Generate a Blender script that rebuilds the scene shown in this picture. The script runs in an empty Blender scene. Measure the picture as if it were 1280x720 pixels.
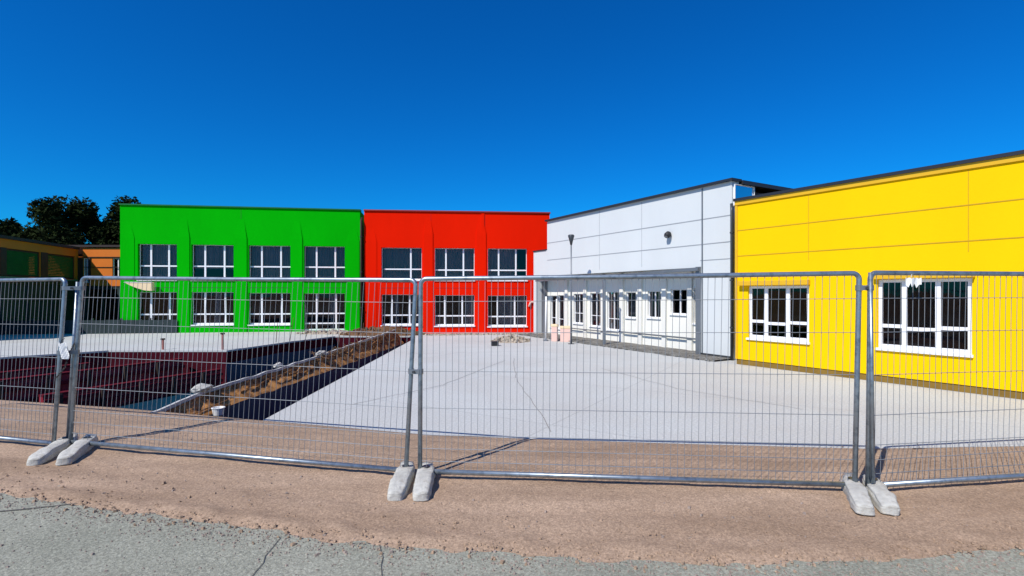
import bpy, math, random
from mathutils import Vector, Matrix, noise
random.seed(7)
R = math.radians
sc = bpy.context.scene
COL = sc.collection

# ------------------------------------------------------------------ helpers
class MB:
    """collects faces, then links them as one mesh object"""
    def __init__(s, M=None):
        s.v = []; s.f = []; s.M = M
    def add(s, vs, fs):
        n = len(s.v)
        for p in vs:
            p = Vector(p)
            s.v.append(s.M @ p if s.M else p)
        s.f += [tuple(i + n for i in f) for f in fs]
    def box(s, x0, x1, y0, y1, z0, z1):
        s.add([(x0,y0,z0),(x1,y0,z0),(x1,y1,z0),(x0,y1,z0),(x0,y0,z1),(x1,y0,z1),(x1,y1,z1),(x0,y1,z1)],
              [(0,3,2,1),(4,5,6,7),(0,1,5,4),(1,2,6,5),(2,3,7,6),(3,0,4,7)])
    def quad(s, a, b, c, d): s.add([a,b,c,d], [(0,1,2,3)])
    def tube(s, pts, r, n=8, cap=True):
        pts = [Vector(p) for p in pts]
        vs = []; fs = []
        up = None
        for i, p in enumerate(pts):
            a = pts[max(i-1,0)]; b = pts[min(i+1,len(pts)-1)]
            t = (b-a).normalized()
            if up is None:
                ref = Vector((0,0,1)) if abs(t.z) < .9 else Vector((0,1,0))
                u = t.cross(ref).normalized()
            else:
                u = (up - t*up.dot(t)).normalized()
            up = u
            w = t.cross(u)
            rr = r[i] if isinstance(r, (list,tuple)) else r
            for k in range(n):
                an = 2*math.pi*k/n
                vs.append(p + u*math.cos(an)*rr + w*math.sin(an)*rr)
        for i in range(len(pts)-1):
            for k in range(n):
                k2 = (k+1) % n
                fs.append((i*n+k, i*n+k2, (i+1)*n+k2, (i+1)*n+k))
        if cap:
            fs.append(tuple(range(n-1,-1,-1))); fs.append(tuple((len(pts)-1)*n+k for k in range(n)))
        s.add(vs, fs)
    def build(s, name, m, parent=None, smooth=False, bevel=0):
        me = bpy.data.meshes.new(name)
        me.from_pydata([tuple(p) for p in s.v], [], s.f)
        me.materials.append(m)
        if smooth:
            for p in me.polygons: p.use_smooth = True
        me.update()
        o = bpy.data.objects.new(name, me); COL.objects.link(o)
        if parent: o.parent = parent
        if bevel:
            b = o.modifiers.new('bev', 'BEVEL'); b.width = bevel; b.segments = 2; b.limit_method = 'ANGLE'
        return o

def tag(o, label=None, cat=None, group=None, kind=None):
    if label: o['label'] = label
    if cat: o['category'] = cat
    if group: o['group'] = group
    if kind: o['kind'] = kind
    return o
def empty(name, loc, rz=0):
    o = bpy.data.objects.new(name, None); COL.objects.link(o)
    o.location = loc; o.rotation_euler = (0,0,rz); o.empty_display_size = .2
    return o
def copy_tree(o, parent=None):
    c = o.copy(); COL.objects.link(c)
    if parent: c.parent = parent
    for ch in list(o.children): copy_tree(ch, c)
    return c

# ------------------------------------------------------------------ materials
def mat(name, col, rough=.7, var=.12, vs=1.5, bump=0, bs=40, metal=0, spec=.4, col2=None, c2s=3, c2lo=.5, c2hi=.62, streak=0):
    m = bpy.data.materials.new(name); m.use_nodes = True
    nt = m.node_tree; N = nt.nodes; L = nt.links
    b = N['Principled BSDF']
    b.inputs['Roughness'].default_value = rough; b.inputs['Metallic'].default_value = metal
    b.inputs['Specular IOR Level'].default_value = spec
    tc = N.new('ShaderNodeTexCoord')
    nz = N.new('ShaderNodeTexNoise'); nz.inputs['Scale'].default_value = vs; nz.inputs['Detail'].default_value = 8
    nz.inputs['Roughness'].default_value = .65
    mp = N.new('ShaderNodeMapping')
    if streak: mp.inputs['Scale'].default_value = (1,1,streak)
    L.new(tc.outputs['Object'], mp.inputs['Vector']); L.new(mp.outputs[0], nz.inputs['Vector'])
    mr = N.new('ShaderNodeMapRange'); mr.inputs[1].default_value = .25; mr.inputs[2].default_value = .75
    mr.inputs[3].default_value = 1-var; mr.inputs[4].default_value = 1+var
    L.new(nz.outputs['Fac'], mr.inputs[0])
    mul = N.new('ShaderNodeVectorMath'); mul.operation = 'SCALE'
    if col2:
        n2 = N.new('ShaderNodeTexNoise'); n2.inputs['Scale'].default_value = c2s; n2.inputs['Detail'].default_value = 10
        n2.inputs['Roughness'].default_value = .7
        L.new(tc.outputs['Object'], n2.inputs['Vector'])
        r2 = N.new('ShaderNodeMapRange'); r2.inputs[1].default_value = c2lo; r2.inputs[2].default_value = c2hi
        L.new(n2.outputs['Fac'], r2.inputs[0])
        mx = N.new('ShaderNodeMix'); mx.data_type = 'RGBA'
        mx.inputs[6].default_value = (*col,1); mx.inputs[7].default_value = (*col2,1)
        L.new(r2.outputs[0], mx.inputs[0]); L.new(mx.outputs[2], mul.inputs[0])
    else:
        mul.inputs[0].default_value = col
    L.new(mr.outputs[0], mul.inputs['Scale']); L.new(mul.outputs[0], b.inputs['Base Color'])
    if bump:
        n3 = N.new('ShaderNodeTexNoise'); n3.inputs['Scale'].default_value = bs; n3.inputs['Detail'].default_value = 8
        n3.inputs['Roughness'].default_value = .7
        L.new(tc.outputs['Object'], n3.inputs['Vector'])
        bp = N.new('ShaderNodeBump'); bp.inputs['Strength'].default_value = 1; bp.inputs['Distance'].default_value = bump
        L.new(n3.outputs['Fac'], bp.inputs['Height']); L.new(bp.outputs[0], b.inputs['Normal'])
    return m

def joints(mb, m, root):
    n = len(mb.v)//8
    for k in range(n):
        q = MB(); q.v = mb.v[8*k:8*k+8]; q.f = [tuple(i-8*k for i in f) for f in mb.f[6*k:6*k+6]]
        q.build('panel_joint', m, root)
M = {}
M['green'] = mat('green_render', (.001,.42,.002), .9, .08, .8, .002, 90, spec=.03, streak=.35)
M['red'] = mat('red_render', (.78,.012,.001), .9, .07, .8, .002, 90, spec=.03, streak=.35)
M['white_clad'] = mat('white_cladding', (.60,.63,.63), .6, .04, .6, spec=.15, streak=.3)
M['yellow'] = mat('yellow_cladding', (.88,.535,.0005), .7, .05, .6, .0015, 1.2, spec=.08, streak=.3)
M['yellow_trim'] = mat('yellow_trim', (.70,.40,.01), .5, .05)
M['plinth'] = mat('ochre_plinth', (.22,.13,.02), .9, .2, 4)
M['frame'] = mat('window_frame_white', (.82,.83,.84), .35, .02)
M['joint_y'] = mat('joint_yellow', (.52,.31,.004), .7)
M['joint_w'] = mat('joint_white', (.32,.34,.36), .7)
M['joint_g'] = mat('joint_green', (.003,.17,.005), .7)
M['joint_r'] = mat('joint_red', (.36,.006,.003), .7)
M['coping'] = mat('dark_coping', (.045,.045,.05), .4, .1, metal=.5)
M['coping_g'] = mat('green_coping', (.01,.14,.03), .4, .2)
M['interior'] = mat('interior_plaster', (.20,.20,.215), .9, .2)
M['recess_pane_lift'] = mat('recess_pane_lift_cloth', (.42,.43,.39), .9, .15)  # cloth added behind the recess windows to lift black glass to grey
M['upper_pane_lift'] = mat('upper_pane_lift_cloth', (.60,.48,.50), .9, .2, 2)  # pale cloth added behind upper panes, lightens them as sun hits it
M['curtain'] = mat('curtain_cloth', (.55,.56,.56), .9, .1)
M['roofing'] = mat('roof_membrane', (.08,.08,.085), .9, .2, bump=.01)
M['dark_brown'] = mat('dark_brown_cladding', (.03,.018,.014), .7, .2)
M['black'] = mat('black_rubber', (.02,.02,.022), .6, .2)
M['grey_metal'] = mat('grey_metal', (.23,.25,.27), .45, .15, metal=.6)
M['dark_metal'] = mat('dark_metal', (.06,.065,.07), .45, .15, metal=.4)
M['galv'] = mat('galvanised_steel', (.30,.35,.39), .40, .25, 9, metal=.75, col2=(.19,.23,.27), c2s=14)
M['wire'] = mat('galvanised_wire', (.24,.26,.28), .6, .25, metal=.3)
M['block'] = mat('cast_concrete_block', (.52,.51,.46), .9, .25, 12, .01, 60, col2=(.34,.31,.26), c2s=7, c2lo=.52, c2hi=.7)
M['rock'] = mat('pale_rubble', (.42,.36,.28), .95, .35, 6, .01, 30, col2=(.12,.09,.07), c2s=5)
M['pebble'] = mat('pebble_stone', (.30,.24,.20), .95, .35, 9, .004, 60)
M['ochre'] = mat('ochre_render', (.62,.16,.012), .8, .1, 1)
M['shutter'] = mat('dark_green_shutter', (.02,.09,.03), .95, .12, 2, spec=.02)
M['timber'] = mat('weathered_timber', (.42,.20,.06), .9, .35, 3, .02, 12, col2=(.10,.045,.018), c2s=4, c2lo=.45, c2hi=.6)
M['soil'] = mat('dark_soil', (.15,.08,.038), .95, .4, 5, .02, 14, col2=(.06,.03,.015), c2s=5)
M['maroon'] = mat('maroon_formply', (.24,.016,.03), .6, .3, 2, col2=(.10,.01,.02), c2s=2)
M['membrane'] = mat('blue_black_membrane', (.014,.06,.10), .45, .3, 2)
M['pit_floor'] = mat('pit_floor_membrane', (.012,.014,.022), .6, .5, 1.5)
M['water'] = mat('pit_water', (.008,.055,.10), .12, .1, spec=.6)
M['cap'] = mat('pale_concrete_cap', (.50,.50,.48), .85, .2, 6, .006, 40)
M['rust'] = mat('rusty_steel', (.09,.035,.02), .8, .3, 20)
M['cream'] = mat('cream_cloth', (.80,.62,.38), .8, .06)
M['pink'] = mat('pale_pink_board', (.75,.50,.42), .9, .08)
M['white_plastic'] = mat('white_plastic', (.80,.80,.78), .5, .08)
M['bark'] = mat('bark', (.05,.035,.025), .95, .3, 6, .02, 20)
M['leaf'] = mat('dark_leaves', (.018,.028,.008), .9, .5, 2, spec=.05, col2=(.006,.010,.004), c2s=1.2)
M['shade_board'] = mat('dark_shade_board', (.015,.03,.032), .7, .3, 2)  # near-black holds the shadow under the ochre overhang; also colours the added low boards

def ground_mat(name, base, alt, scale_big, fine, bump, bscale, speck=None, joints=0, rough=.95, stretch=None):
    m = bpy.data.materials.new(name); m.use_nodes = True
    nt = m.node_tree; N = nt.nodes; L = nt.links
    b = N['Principled BSDF']; b.inputs['Roughness'].default_value = rough; b.inputs['Specular IOR Level'].default_value = .2
    tc = N.new('ShaderNodeTexCoord')
    def nz(scale, det=8, ro=.65, vec=None):
        n = N.new('ShaderNodeTexNoise'); n.inputs['Scale'].default_value = scale; n.inputs['Detail'].default_value = det
        n.inputs['Roughness'].default_value = ro; L.new(vec or tc.outputs['Object'], n.inputs['Vector']); return n.outputs['Fac']
    def rng(src, a, c, lo, hi):
        r = N.new('ShaderNodeMapRange'); r.inputs[1].default_value = a; r.inputs[2].default_value = c
        r.inputs[3].default_value = lo; r.inputs[4].default_value = hi; L.new(src, r.inputs[0]); return r.outputs[0]
    vec = None
    if stretch:
        mp = N.new('ShaderNodeMapping'); mp.inputs['Scale'].default_value = stretch
        mp.inputs['Rotation'].default_value = (0,0,R(12))
        L.new(tc.outputs['Object'], mp.inputs['Vector']); vec = mp.outputs[0]
    mx = N.new('ShaderNodeMix'); mx.data_type = 'RGBA'; mx.inputs[6].default_value = (*base,1); mx.inputs[7].default_value = (*alt,1)
    L.new(rng(nz(scale_big, 6, .6, vec), .35, .65, 0, 1), mx.inputs[0])
    s1 = N.new('ShaderNodeVectorMath'); s1.operation = 'SCALE'
    L.new(mx.outputs[2], s1.inputs[0]); L.new(rng(nz(fine, 10, .75), .3, .7, .72, 1.28), s1.inputs['Scale'])
    out = s1.outputs[0]
    if speck:
        vo = N.new('ShaderNodeTexVoronoi'); vo.inputs['Scale'].default_value = speck; L.new(tc.outputs['Object'], vo.inputs['Vector'])
        s2 = N.new('ShaderNodeVectorMath'); s2.operation = 'MULTIPLY'
        hs = N.new('ShaderNodeMix'); hs.data_type = 'RGBA'; hs.inputs[6].default_value = (1,1,1,1)
        cr = N.new('ShaderNodeValToRGB'); k_ = .30; cr.color_ramp.elements[0].color = (1-k_,1-k_,1-k_,1); cr.color_ramp.elements[1].color = (1+k_,1+k_,1+k_,1)
        L.new(vo.outputs['Color'], cr.inputs[0])
        L.new(out, s2.inputs[0]); L.new(cr.outputs[0], s2.inputs[1]); out = s2.outputs[0]
    if joints:
        br = N.new('ShaderNodeTexBrick'); br.offset = 0; br.inputs['Scale'].default_value = 1
        br.inputs['Brick Width'].default_value = joints; br.inputs['Row Height'].default_value = joints
        br.inputs['Mortar Size'].default_value = .012; br.inputs['Mortar Smooth'].default_value = .3
        br.inputs['Color1'].default_value = (1,1,1,1); br.inputs['Color2'].default_value = (.97,.97,.97,1); br.inputs['Mortar'].default_value = (.8,.8,.8,1)
        mp2 = N.new('ShaderNodeMapping'); mp2.inputs['Rotation'].default_value = (0,0,R(31)); L.new(tc.outputs['Object'], mp2.inputs['Vector'])
        L.new(mp2.outputs[0], br.inputs['Vector'])
        s3 = N.new('ShaderNodeVectorMath'); s3.operation = 'MULTIPLY'; L.new(out, s3.inputs[0]); L.new(br.outputs['Color'], s3.inputs[1]); out = s3.outputs[0]
    L.new(out, b.inputs['Base Color'])
    bp = N.new('ShaderNodeBump'); bp.inputs['Distance'].default_value = bump; bp.inputs['Strength'].default_value = 1
    L.new(nz(bscale, 10, .7), bp.inputs['Height']); L.new(bp.outputs[0], b.inputs['Normal'])
    return m
M['slab'] = ground_mat('grey_concrete_slab', (.51,.53,.52), (.475,.475,.455), .35, 30, .004, 60, joints=3.2)
M['dirt'] = ground_mat('pinkish_dirt', (.42,.30,.21), (.31,.215,.145), 1.3, 38, .008, 60, speck=85, stretch=(.35,1.3,1))
M['road'] = ground_mat('grey_gravel_road', (.29,.295,.235), (.36,.36,.29), 1.1, 40, .014, 55, speck=70)
M['earth'] = ground_mat('bare_earth', (.30,.22,.16), (.22,.19,.12), .1, 6, .05, 6)
M['gravel'] = ground_mat('grey_gravel_strip', (.24,.235,.215), (.14,.13,.115), 2.5, 30, .03, 30, speck=40)

def glass_mat(name, tint, refl):
    m = bpy.data.materials.new(name); m.use_nodes = True
    nt = m.node_tree; N = nt.nodes; L = nt.links; N.clear()
    o = N.new('ShaderNodeOutputMaterial'); mix = N.new('ShaderNodeMixShader')
    t = N.new('ShaderNodeBsdfTransparent'); t.inputs[0].default_value = (*tint,1)
    g = N.new('ShaderNodeBsdfGlossy'); g.inputs['Roughness'].default_value = .03; g.inputs[0].default_value = (.9,.72,.68,1) if refl < .3 else (.9,.95,1,1)
    fr = N.new('ShaderNodeFresnel'); fr.inputs[0].default_value = 1.5
    ad = N.new('ShaderNodeMath'); ad.operation = 'ADD'; ad.use_clamp = True; ad.inputs[1].default_value = refl
    tc = N.new('ShaderNodeTexCoord'); nz = N.new('ShaderNodeTexNoise'); nz.inputs['Scale'].default_value = 1.3
    bp = N.new('ShaderNodeBump'); bp.inputs['Distance'].default_value = .004; bp.inputs['Strength'].default_value = 1
    L.new(tc.outputs['Object'], nz.inputs['Vector']); L.new(nz.outputs['Fac'], bp.inputs['Height']); L.new(bp.outputs[0], g.inputs['Normal'])
    L.new(fr.outputs[0], ad.inputs[0]); L.new(ad.outputs[0], mix.inputs[0]); L.new(t.outputs[0], mix.inputs[1]); L.new(g.outputs[0], mix.inputs[2])
    L.new(mix.outputs[0], o.inputs[0])
    return m
M['glass'] = glass_mat('window_glass', (.55,.55,.57), .0)
M['glass_blue'] = glass_mat('sky_reflecting_glass', (.1,.12,.15), .6)

# ------------------------------------------------------------------ facade pieces (local: x along, -y outward, z up)
def wall_holes(mb, u0, u1, v0, v1, holes, th=.25, y=0):
    us = sorted({u for u in {u0,u1,*[h[0] for h in holes],*[h[1] for h in holes]} if u0 <= u <= u1})
    vs = sorted({v0,v1,*[h[2] for h in holes],*[h[3] for h in holes]})
    def inh(a, b):
        return any(h[0] < a < h[1] and h[2] < b < h[3] for h in holes)
    for i in range(len(us)-1):
        for j in range(len(vs)-1):
            a,b,c,d = us[i],us[i+1],vs[j],vs[j+1]
            if inh((a+b)/2,(c+d)/2): continue
            mb.quad((a,y,c),(b,y,c),(b,y,d),(a,y,d))
            mb.quad((a,y+th,c),(a,y+th,d),(b,y+th,d),(b,y+th,c))
    for h in holes:
        a,b,c,d = h
        if a > u0: mb.quad((a,y,c),(a,y,d),(a,y+th,d),(a,y+th,c))
        if b < u1: mb.quad((b,y,c),(b,y+th,c),(b,y+th,d),(b,y,d))
        a = max(a,u0); b = min(b,u1)
        mb.quad((a,y,d),(b,y,d),(b,y+th,d),(a,y+th,d))
        if c > v0: mb.quad((a,y,c),(a,y+th,c),(b,y+th,c),(b,y,c))
    z0 = max([v0]+[h[3] for h in holes if h[0] <= u0]); z1 = max([v0]+[h[3] for h in holes if h[1] >= u1])
    mb.quad((u0,y,z0),(u0,y,v1),(u0,y+th,v1),(u0,y+th,z0)); mb.quad((u1,y,z1),(u1,y+th,z1),(u1,y+th,v1),(u1,y,v1))
    mb.quad((u0,y,v1),(u1,y,v1),(u1,y+th,v1),(u0,y+th,v1))

def window(root, h, mull, trans, t=.06, rim=None, dep=.10, y=0, fm='frame', glass='glass', curtain=None, cm='curtain', sill=True, Mx=None, label=None, name='window'):
    """h: opening; mull: u positions of mullions; trans: list of (u0,u1,v) transoms"""
    a,b,c,d = h; y0 = y+dep; y1 = y0+.06
    f = MB(Mx)
    e = .004
    a += e; b -= e; c += e; d -= e
    q = rim or t
    f.box(a,b,y0,y1,c,c+t); f.box(a,b,y0,y1,d-q*.7,d)
    f.box(a,a+q*.8,y0,y1,c+t,d-q*.7); f.box(b-q*.8,b,y0,y1,c+t,d-q*.7)
    for m_ in mull: f.box(m_-t/2,m_+t/2,y0-.004,y1-.004,c+t,d-q*.7)
    for (p,q_,v) in trans: f.box(max(p,a+q*.8),min(q_,b-q*.8),y0+.003,y1-.008,v-t*.42,v+t*.42)
    w = f.build(name, M[fm], root)
    if label: w['label'] = label
    g = MB(Mx); g.quad((a+.01,y0+.035,c+.01),(b-.01,y0+.035,c+.01),(b-.01,y0+.035,d-.01),(a+.01,y0+.035,d-.01))
    g.build('pane', M[glass], w)
    if sill:
        s = MB(Mx); s.box(a-.03,b+.03,y-.05,y0-.002,c-.045,c+.005); s.build('sill', M[fm], w, bevel=.005)
    for cu in (curtain or []):
        p,q,r_,s_ = cu
        cq = MB(Mx); n = max(6,int((q-p)/.03)); yy = y1+.12
        pts = [(p+(q-p)*k/n, yy+.03*math.sin(k*1.9)+.01*math.sin(k*.7)) for k in range(n+1)]
        for k in range(n):
            cq.quad((pts[k][0],pts[k][1],r_),(pts[k+1][0],pts[k+1][1],r_),(pts[k+1][0],pts[k+1][1],s_),(pts[k][0],pts[k][1],s_))
        cq.build('curtain', M[cm], w, smooth=True)  # also makes the cloths added only to lighten panes
    return w

def shell(root, u0, u1, th, dep, top, wallm, roofm='roofing', mid=None, roof_z=None):
    """side and rear walls, roof, inner floor slabs behind a facade of thickness th"""
    s = MB()
    s.box(u0,u0+.2,th,dep,0,top-.002); s.box(u1-.2,u1,th,dep,0,top-.002); s.box(u0+.2,u1-.2,dep-.2,dep,0,top-.002)
    s.build('outer_wall', wallm, root)
    r = MB(); rz = roof_z or top-.35
    r.box(u0+.2,u1-.2,th,dep-.2,rz-.25,rz); r.build('roof', M[roofm], root)
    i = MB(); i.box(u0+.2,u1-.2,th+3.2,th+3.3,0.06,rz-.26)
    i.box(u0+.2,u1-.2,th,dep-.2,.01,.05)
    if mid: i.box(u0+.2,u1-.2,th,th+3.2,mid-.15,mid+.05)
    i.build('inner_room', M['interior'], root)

# ------------------------------------------------------------------ GROUND
NEAR = [(-26,11.4),(-14,7.9),(-9,6.15),(-4.72,4.72),(-3.08,4.29),(-1.05,3.74),(0,3.63),(1.41,3.47),(2.57,3.57),(3.68,3.68),(6,4.0),(16,5.2)]
FAR = [(-26,14.2),(-14,10.5),(-8.81,8.81),(-6.27,8.19),(-3.6,7.38),(-1.2,6.66),(0,6.47),(2.04,6.23),(4.18,6.03),(6.13,6.13),(9,6.4),(16,7.2)]
PIT = [(-3.6,7.38),(-3.95,20.2),(-4.2,22.0),(-7.6,22.0),(-8.5,19.5),(-9.2,16.5),(-13,16.5),(-14.7,14.7),(-16.5,13.2),(-14,10.5),(-8.81,8.81),(-6.27,8.19)]

def fill(outer, hole, z, name, m, extra=None):
    import bmesh
    bm = bmesh.new()
    def loop(pts):
        vs = [bm.verts.new((x,y,z)) for x,y in pts]
        return [bm.edges.new((vs[i],vs[(i+1)%len(vs)])) for i in range(len(vs))]
    es = loop(outer)
    if hole: es += loop(hole)
    bmesh.ops.triangle_fill(bm, use_beauty=True, use_dissolve=False, edges=es)
    for f in bm.faces:
        if f.normal.z < 0: f.normal_flip()
    if extra: extra(bm)
    me = bpy.data.meshes.new(name); bm.to_mesh(me); bm.free(); me.materials.append(m)
    o = bpy.data.objects.new(name, me); COL.objects.link(o); o['kind'] = 'structure'
    return o
fill([(-2000,-2000),(2000,-2000),(2000,2000),(-2000,2000)], PIT, -.05, 'ground', M['earth'])
slab_out = FAR[4:] + [(16,32),(-45,32),(-45,18),(-26,14.2),(-14,10.5),(-16.5,13.2),(-14.7,14.7),(-13,16.5),(-9.2,16.5),(-8.5,19.5),(-7.6,22.0),(-4.2,22.0),(-3.95,20.2)]
def skirt(bm):
    es = [e for e in bm.edges if len(e.link_faces) == 1]
    for e in es:
        a,b = e.verts
        c = bm.verts.new((a.co.x,a.co.y,-.05)); d = bm.verts.new((b.co.x,b.co.y,-.05))
        bm.faces.new((a,b,d,c))
fill(slab_out, None, .0, 'paved_yard', M['slab'], skirt)

# excavation
pw = MB(); ln = MB()
for i in range(len(PIT)):
    a = PIT[i]; b = PIT[(i+1)%len(PIT)]
    if i in (3,4):
        pw.quad((a[0],a[1],-.051),(b[0],b[1],-.051),(b[0],b[1],-.42),(a[0],a[1],-.36)); ln.quad((a[0],a[1],-.36),(b[0],b[1],-.42),(b[0],b[1],-1.1),(a[0],a[1],-1.1)); continue
    pw.quad((a[0],a[1],-.051),(b[0],b[1],-.051),(b[0],b[1],-1.1),(a[0],a[1],-1.1))
tag(pw.build('excavation_sides', mat('pit_side',(.055,.006,.012),.9,.4,1.5,.02,6,spec=.03)), kind='structure')
tag(ln.build('excavation_liner', M['membrane']), kind='structure')
fill(PIT, None, -1.1, 'excavation_floor', M['pit_floor'])
wt = MB(); wt.add([(-10.4,12.2,-1.08),(-5.8,9.4,-1.08),(-5.6,21.5,-1.08),(-7.5,21.5,-1.08),(-8.5,18.0,-1.08),(-9.1,16.3,-1.08)], [(0,1,2,3,4,5)])
tag(wt.build('water', M['water']), kind='structure')

def lerp_poly(P, x):
    for i in range(len(P)-1):
        if P[i][0] <= x <= P[i+1][0]:
            t = (x-P[i][0])/(P[i+1][0]-P[i][0]); return P[i][1]*(1-t)+P[i+1][1]*t
    return P[-1][1]
# dirt verge : fine grid with real relief
def verge():
    xs = []; x = -26.
    brk = sorted({p[0] for p in FAR})
    while x < 16:
        xs.append(x); x += .035 if -6.5 < x < 6.5 else .22
    xs = sorted(set([round(v,3) for v in xs] + brk))
    NV = 96
    vs = []; fs = []
    for x in xs:
        yn = lerp_poly(NEAR,x)-.32; yf = lerp_poly(FAR,x)
        for j in range(NV+1):
            t = j/NV; y = yn*(1-t)+yf*t
            dn = y-yn; df = yf-y
            p = Vector((x,y,0))
            n1 = noise.noise(p*1.1)*.5 + noise.noise(p*3.1+Vector((5,0,0)))*.28
            n2 = noise.noise(p*11)*.5 + noise.noise(p*27)*.4
            edge = min(1, dn/.75)
            z = -.030 + .045*edge + .024*n1*edge + .0065*n2*(.5+edge) + .016*noise.noise(p*6.5)*(1-edge*.8)
            # windrow of loose dirt along the road edge
            z += (.026+.02*noise.noise(Vector((x*5,y*5,2))))*math.exp(-((dn-.42+.08*noise.noise(Vector((x*1.3,0,3))))/.13)**2)
            # shallow tyre grooves running along the fence
            z -= .010*math.exp(-((dn-1.0+.1*noise.noise(Vector((x*.4,0,9))))/.12)**2)*edge
            if df < .25: z = z*(df/.25) + .004*(1-df/.25) if False else z*min(1,df/.25+.0)+ .003
            vs.append((x,y,z))
        vs.append((x,yf,-.05))
    k = NV+2
    for i in range(len(xs)-1):
        for j in range(NV+1):
            a = i*k+j; fs.append((a,a+k,a+k+1,a+1))
    mb = MB(); mb.v = [Vector(v) for v in vs]; mb.f = fs
    return tag(mb.build('dirt_verge', M['dirt'], smooth=True), kind='structure')
verge()
# road
def road():
    P = [(x, lerp_poly(NEAR,x)+.5) for x in [p[0] for p in NEAR]]
    outer = [(16,-30),] + P[::-1] + [(-26,-30)]
    o = fill(outer[::-1], None, -.002, 'road', M['road'])
road()
# tyre-worn cracks in the road surface
cr = MB()
sj = MB()
def strip(pts, w, z=.003, cr=None):
    cr = cr or globals()['cr']
    for (a,b) in zip(pts[:-1],pts[1:]):
        a = Vector((*a,z)); b = Vector((*b,z)); d = (b-a).normalized(); n = Vector((-d.y,d.x,0))*w/2
        cr.quad(a-n,b-n,b+n,a+n)
def jag(a, b, n, amp):
    return [(a[0]+(b[0]-a[0])*k/n+random.uniform(-amp,amp), a[1]+(b[1]-a[1])*k/n+random.uniform(-amp,amp)) for k in range(n+1)]
strip(jag((-5.2,4.02),(-3.75,4.47),14,.006), .022)
strip(jag((-1.62,2.9),(-1.75,3.85),10,.016), .006)
strip(jag((-.75,2.9),(-.95,3.72),9,.016), .005)
tag(cr.build('road_cracks', mat('road_crack_grit', (.10,.097,.085), .95, .3, 30)), kind='structure')  # flat dark strips mark the cracks

for pts in ([(.05,14.5),(.09,11.05),(.53,6.77)],[(-2.6,8.5),(-1.4,10.2),(-.2,14)],[(2.2,12.5),(3.2,9.8),(4.6,8.1)],[(-3.2,15.5),(.4,16.2),(3.2,15.2)]):
    for p,q in zip(pts[:-1],pts[1:]): strip(jag(p,q,12,.02), .012, .004, sj)
tag(sj.build('slab_cracks', mat('slab_crack_grit', (.22,.21,.20), .95, .3, 30)), kind='structure')
# loose stones: nobody could count them
def stone(mb, x, y, z, s, rnd=random):
    vs = []
    ax = [s*rnd.uniform(.7,1.2), s*rnd.uniform(.6,1.1), s*rnd.uniform(.45,.8)]
    a = rnd.uniform(0,6.28)
    for (i,j,k) in [(-1,-1,-1),(1,-1,-1),(1,1,-1),(-1,1,-1),(-1,-1,1),(1,-1,1),(1,1,1),(-1,1,1)]:
        q = .62 if k > 0 else .95
        px = i*ax[0]*q*rnd.uniform(.7,1.1); py = j*ax[1]*q*rnd.uniform(.7,1.1); pz = k*ax[2]*rnd.uniform(.7,1.1)
        vs.append((x+px*math.cos(a)-py*math.sin(a), y+px*math.sin(a)+py*math.cos(a), z+pz))
    mb.add(vs, [(0,3,2,1),(4,5,6,7),(0,1,5,4),(1,2,6,5),(2,3,7,6),(3,0,4,7)])
st = MB()
for k in range(7000):
    x = random.uniform(-8,8); yn = lerp_poly(NEAR,x)
    if random.random() < .62: y = yn-.12+random.gauss(0,.12)
    elif random.random() < .6: y = yn+random.uniform(0,2.4)
    else: y = yn-random.uniform(0,1.4)
    s = .0035+.006*random.random()**3 + (.010*random.random() if random.random() < .06 else 0)
    z = .012 if y > yn+.2 else .002
    stone(st, x, y, z, s)
ck = MB()
for k in range(1700):
    x = random.uniform(-8,8); yn = lerp_poly(NEAR,x)
    y = yn+.02+random.gauss(0,.09) if random.random() < .8 else yn+random.uniform(0,.6)
    stone(ck, x, y, .006+.012*min(1,max(0,(y-yn)/.15+.6)), .004+.013*random.random()**2.2)
tag(ck.build('dirt_clods', M['dirt']), 'crumbled pink clods of dirt lying along the road edge', 'dirt', kind='stuff')
tag(st.build('loose_gravel', M['pebble']), 'loose pebbles and clods strewn along the edge between pink dirt and grey road', 'gravel', kind='stuff')

# ------------------------------------------------------------------ TRENCH WALL (timber faced bank with concrete cap)
RW = [(-5.40,7.72,.01),(-5.66,9.5,.02),(-5.45,12.0,.06),(-5.3,14.2,.10),(-5.1,18,.20),(-4.9,21.7,.30)]
def rw(t):
    n = len(RW)-1; i = min(int(t*n),n-1); f = t*n-i
    return tuple(RW[i][k]*(1-f)+RW[i+1][k]*f for k in range(3))
tw = empty('trench_wall', (0,0,0))
tag(tw, 'long brown timber and earth trench wall with pale cap running back to the red building', 'trench wall')
cp = MB(); bd = MB(); mm = MB()
NS = 150; rows = 12
gv = []; cv = []; 
for i in range(NS+1):
    t = i/NS; x,y,z = rw(t)
    wob = .03*noise.noise(Vector((0,y*1.1,0))); x += wob
    zz = z + .025*noise.noise(Vector((7,y*2.3,0)))
    tt = min(1,max(0,(y-7.7)/1.2))
    cv.append([(x-.075,y,zz-.10),(x-.075,y,zz+.018),(x-.015,y,zz+.024),(x-.008,y,zz-.03)])
    line = []
    for j in range(rows+1):
        s = j/rows
        px = x-.015+.36*s**1.3*(.4+.6*tt); pz = zz-.045-(.24+z)*s
        d = noise.noise(Vector((px*3,y*3.2,pz*5)))*.05 + noise.noise(Vector((px*9,y*11,pz*13)))*.03
        k = math.sin(math.pi*min(1,s*1.1)) if s < .9 else .2
        line.append((px+d*k*.7+.0, y, pz+d*k*.5))
    gv.append(line)
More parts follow.
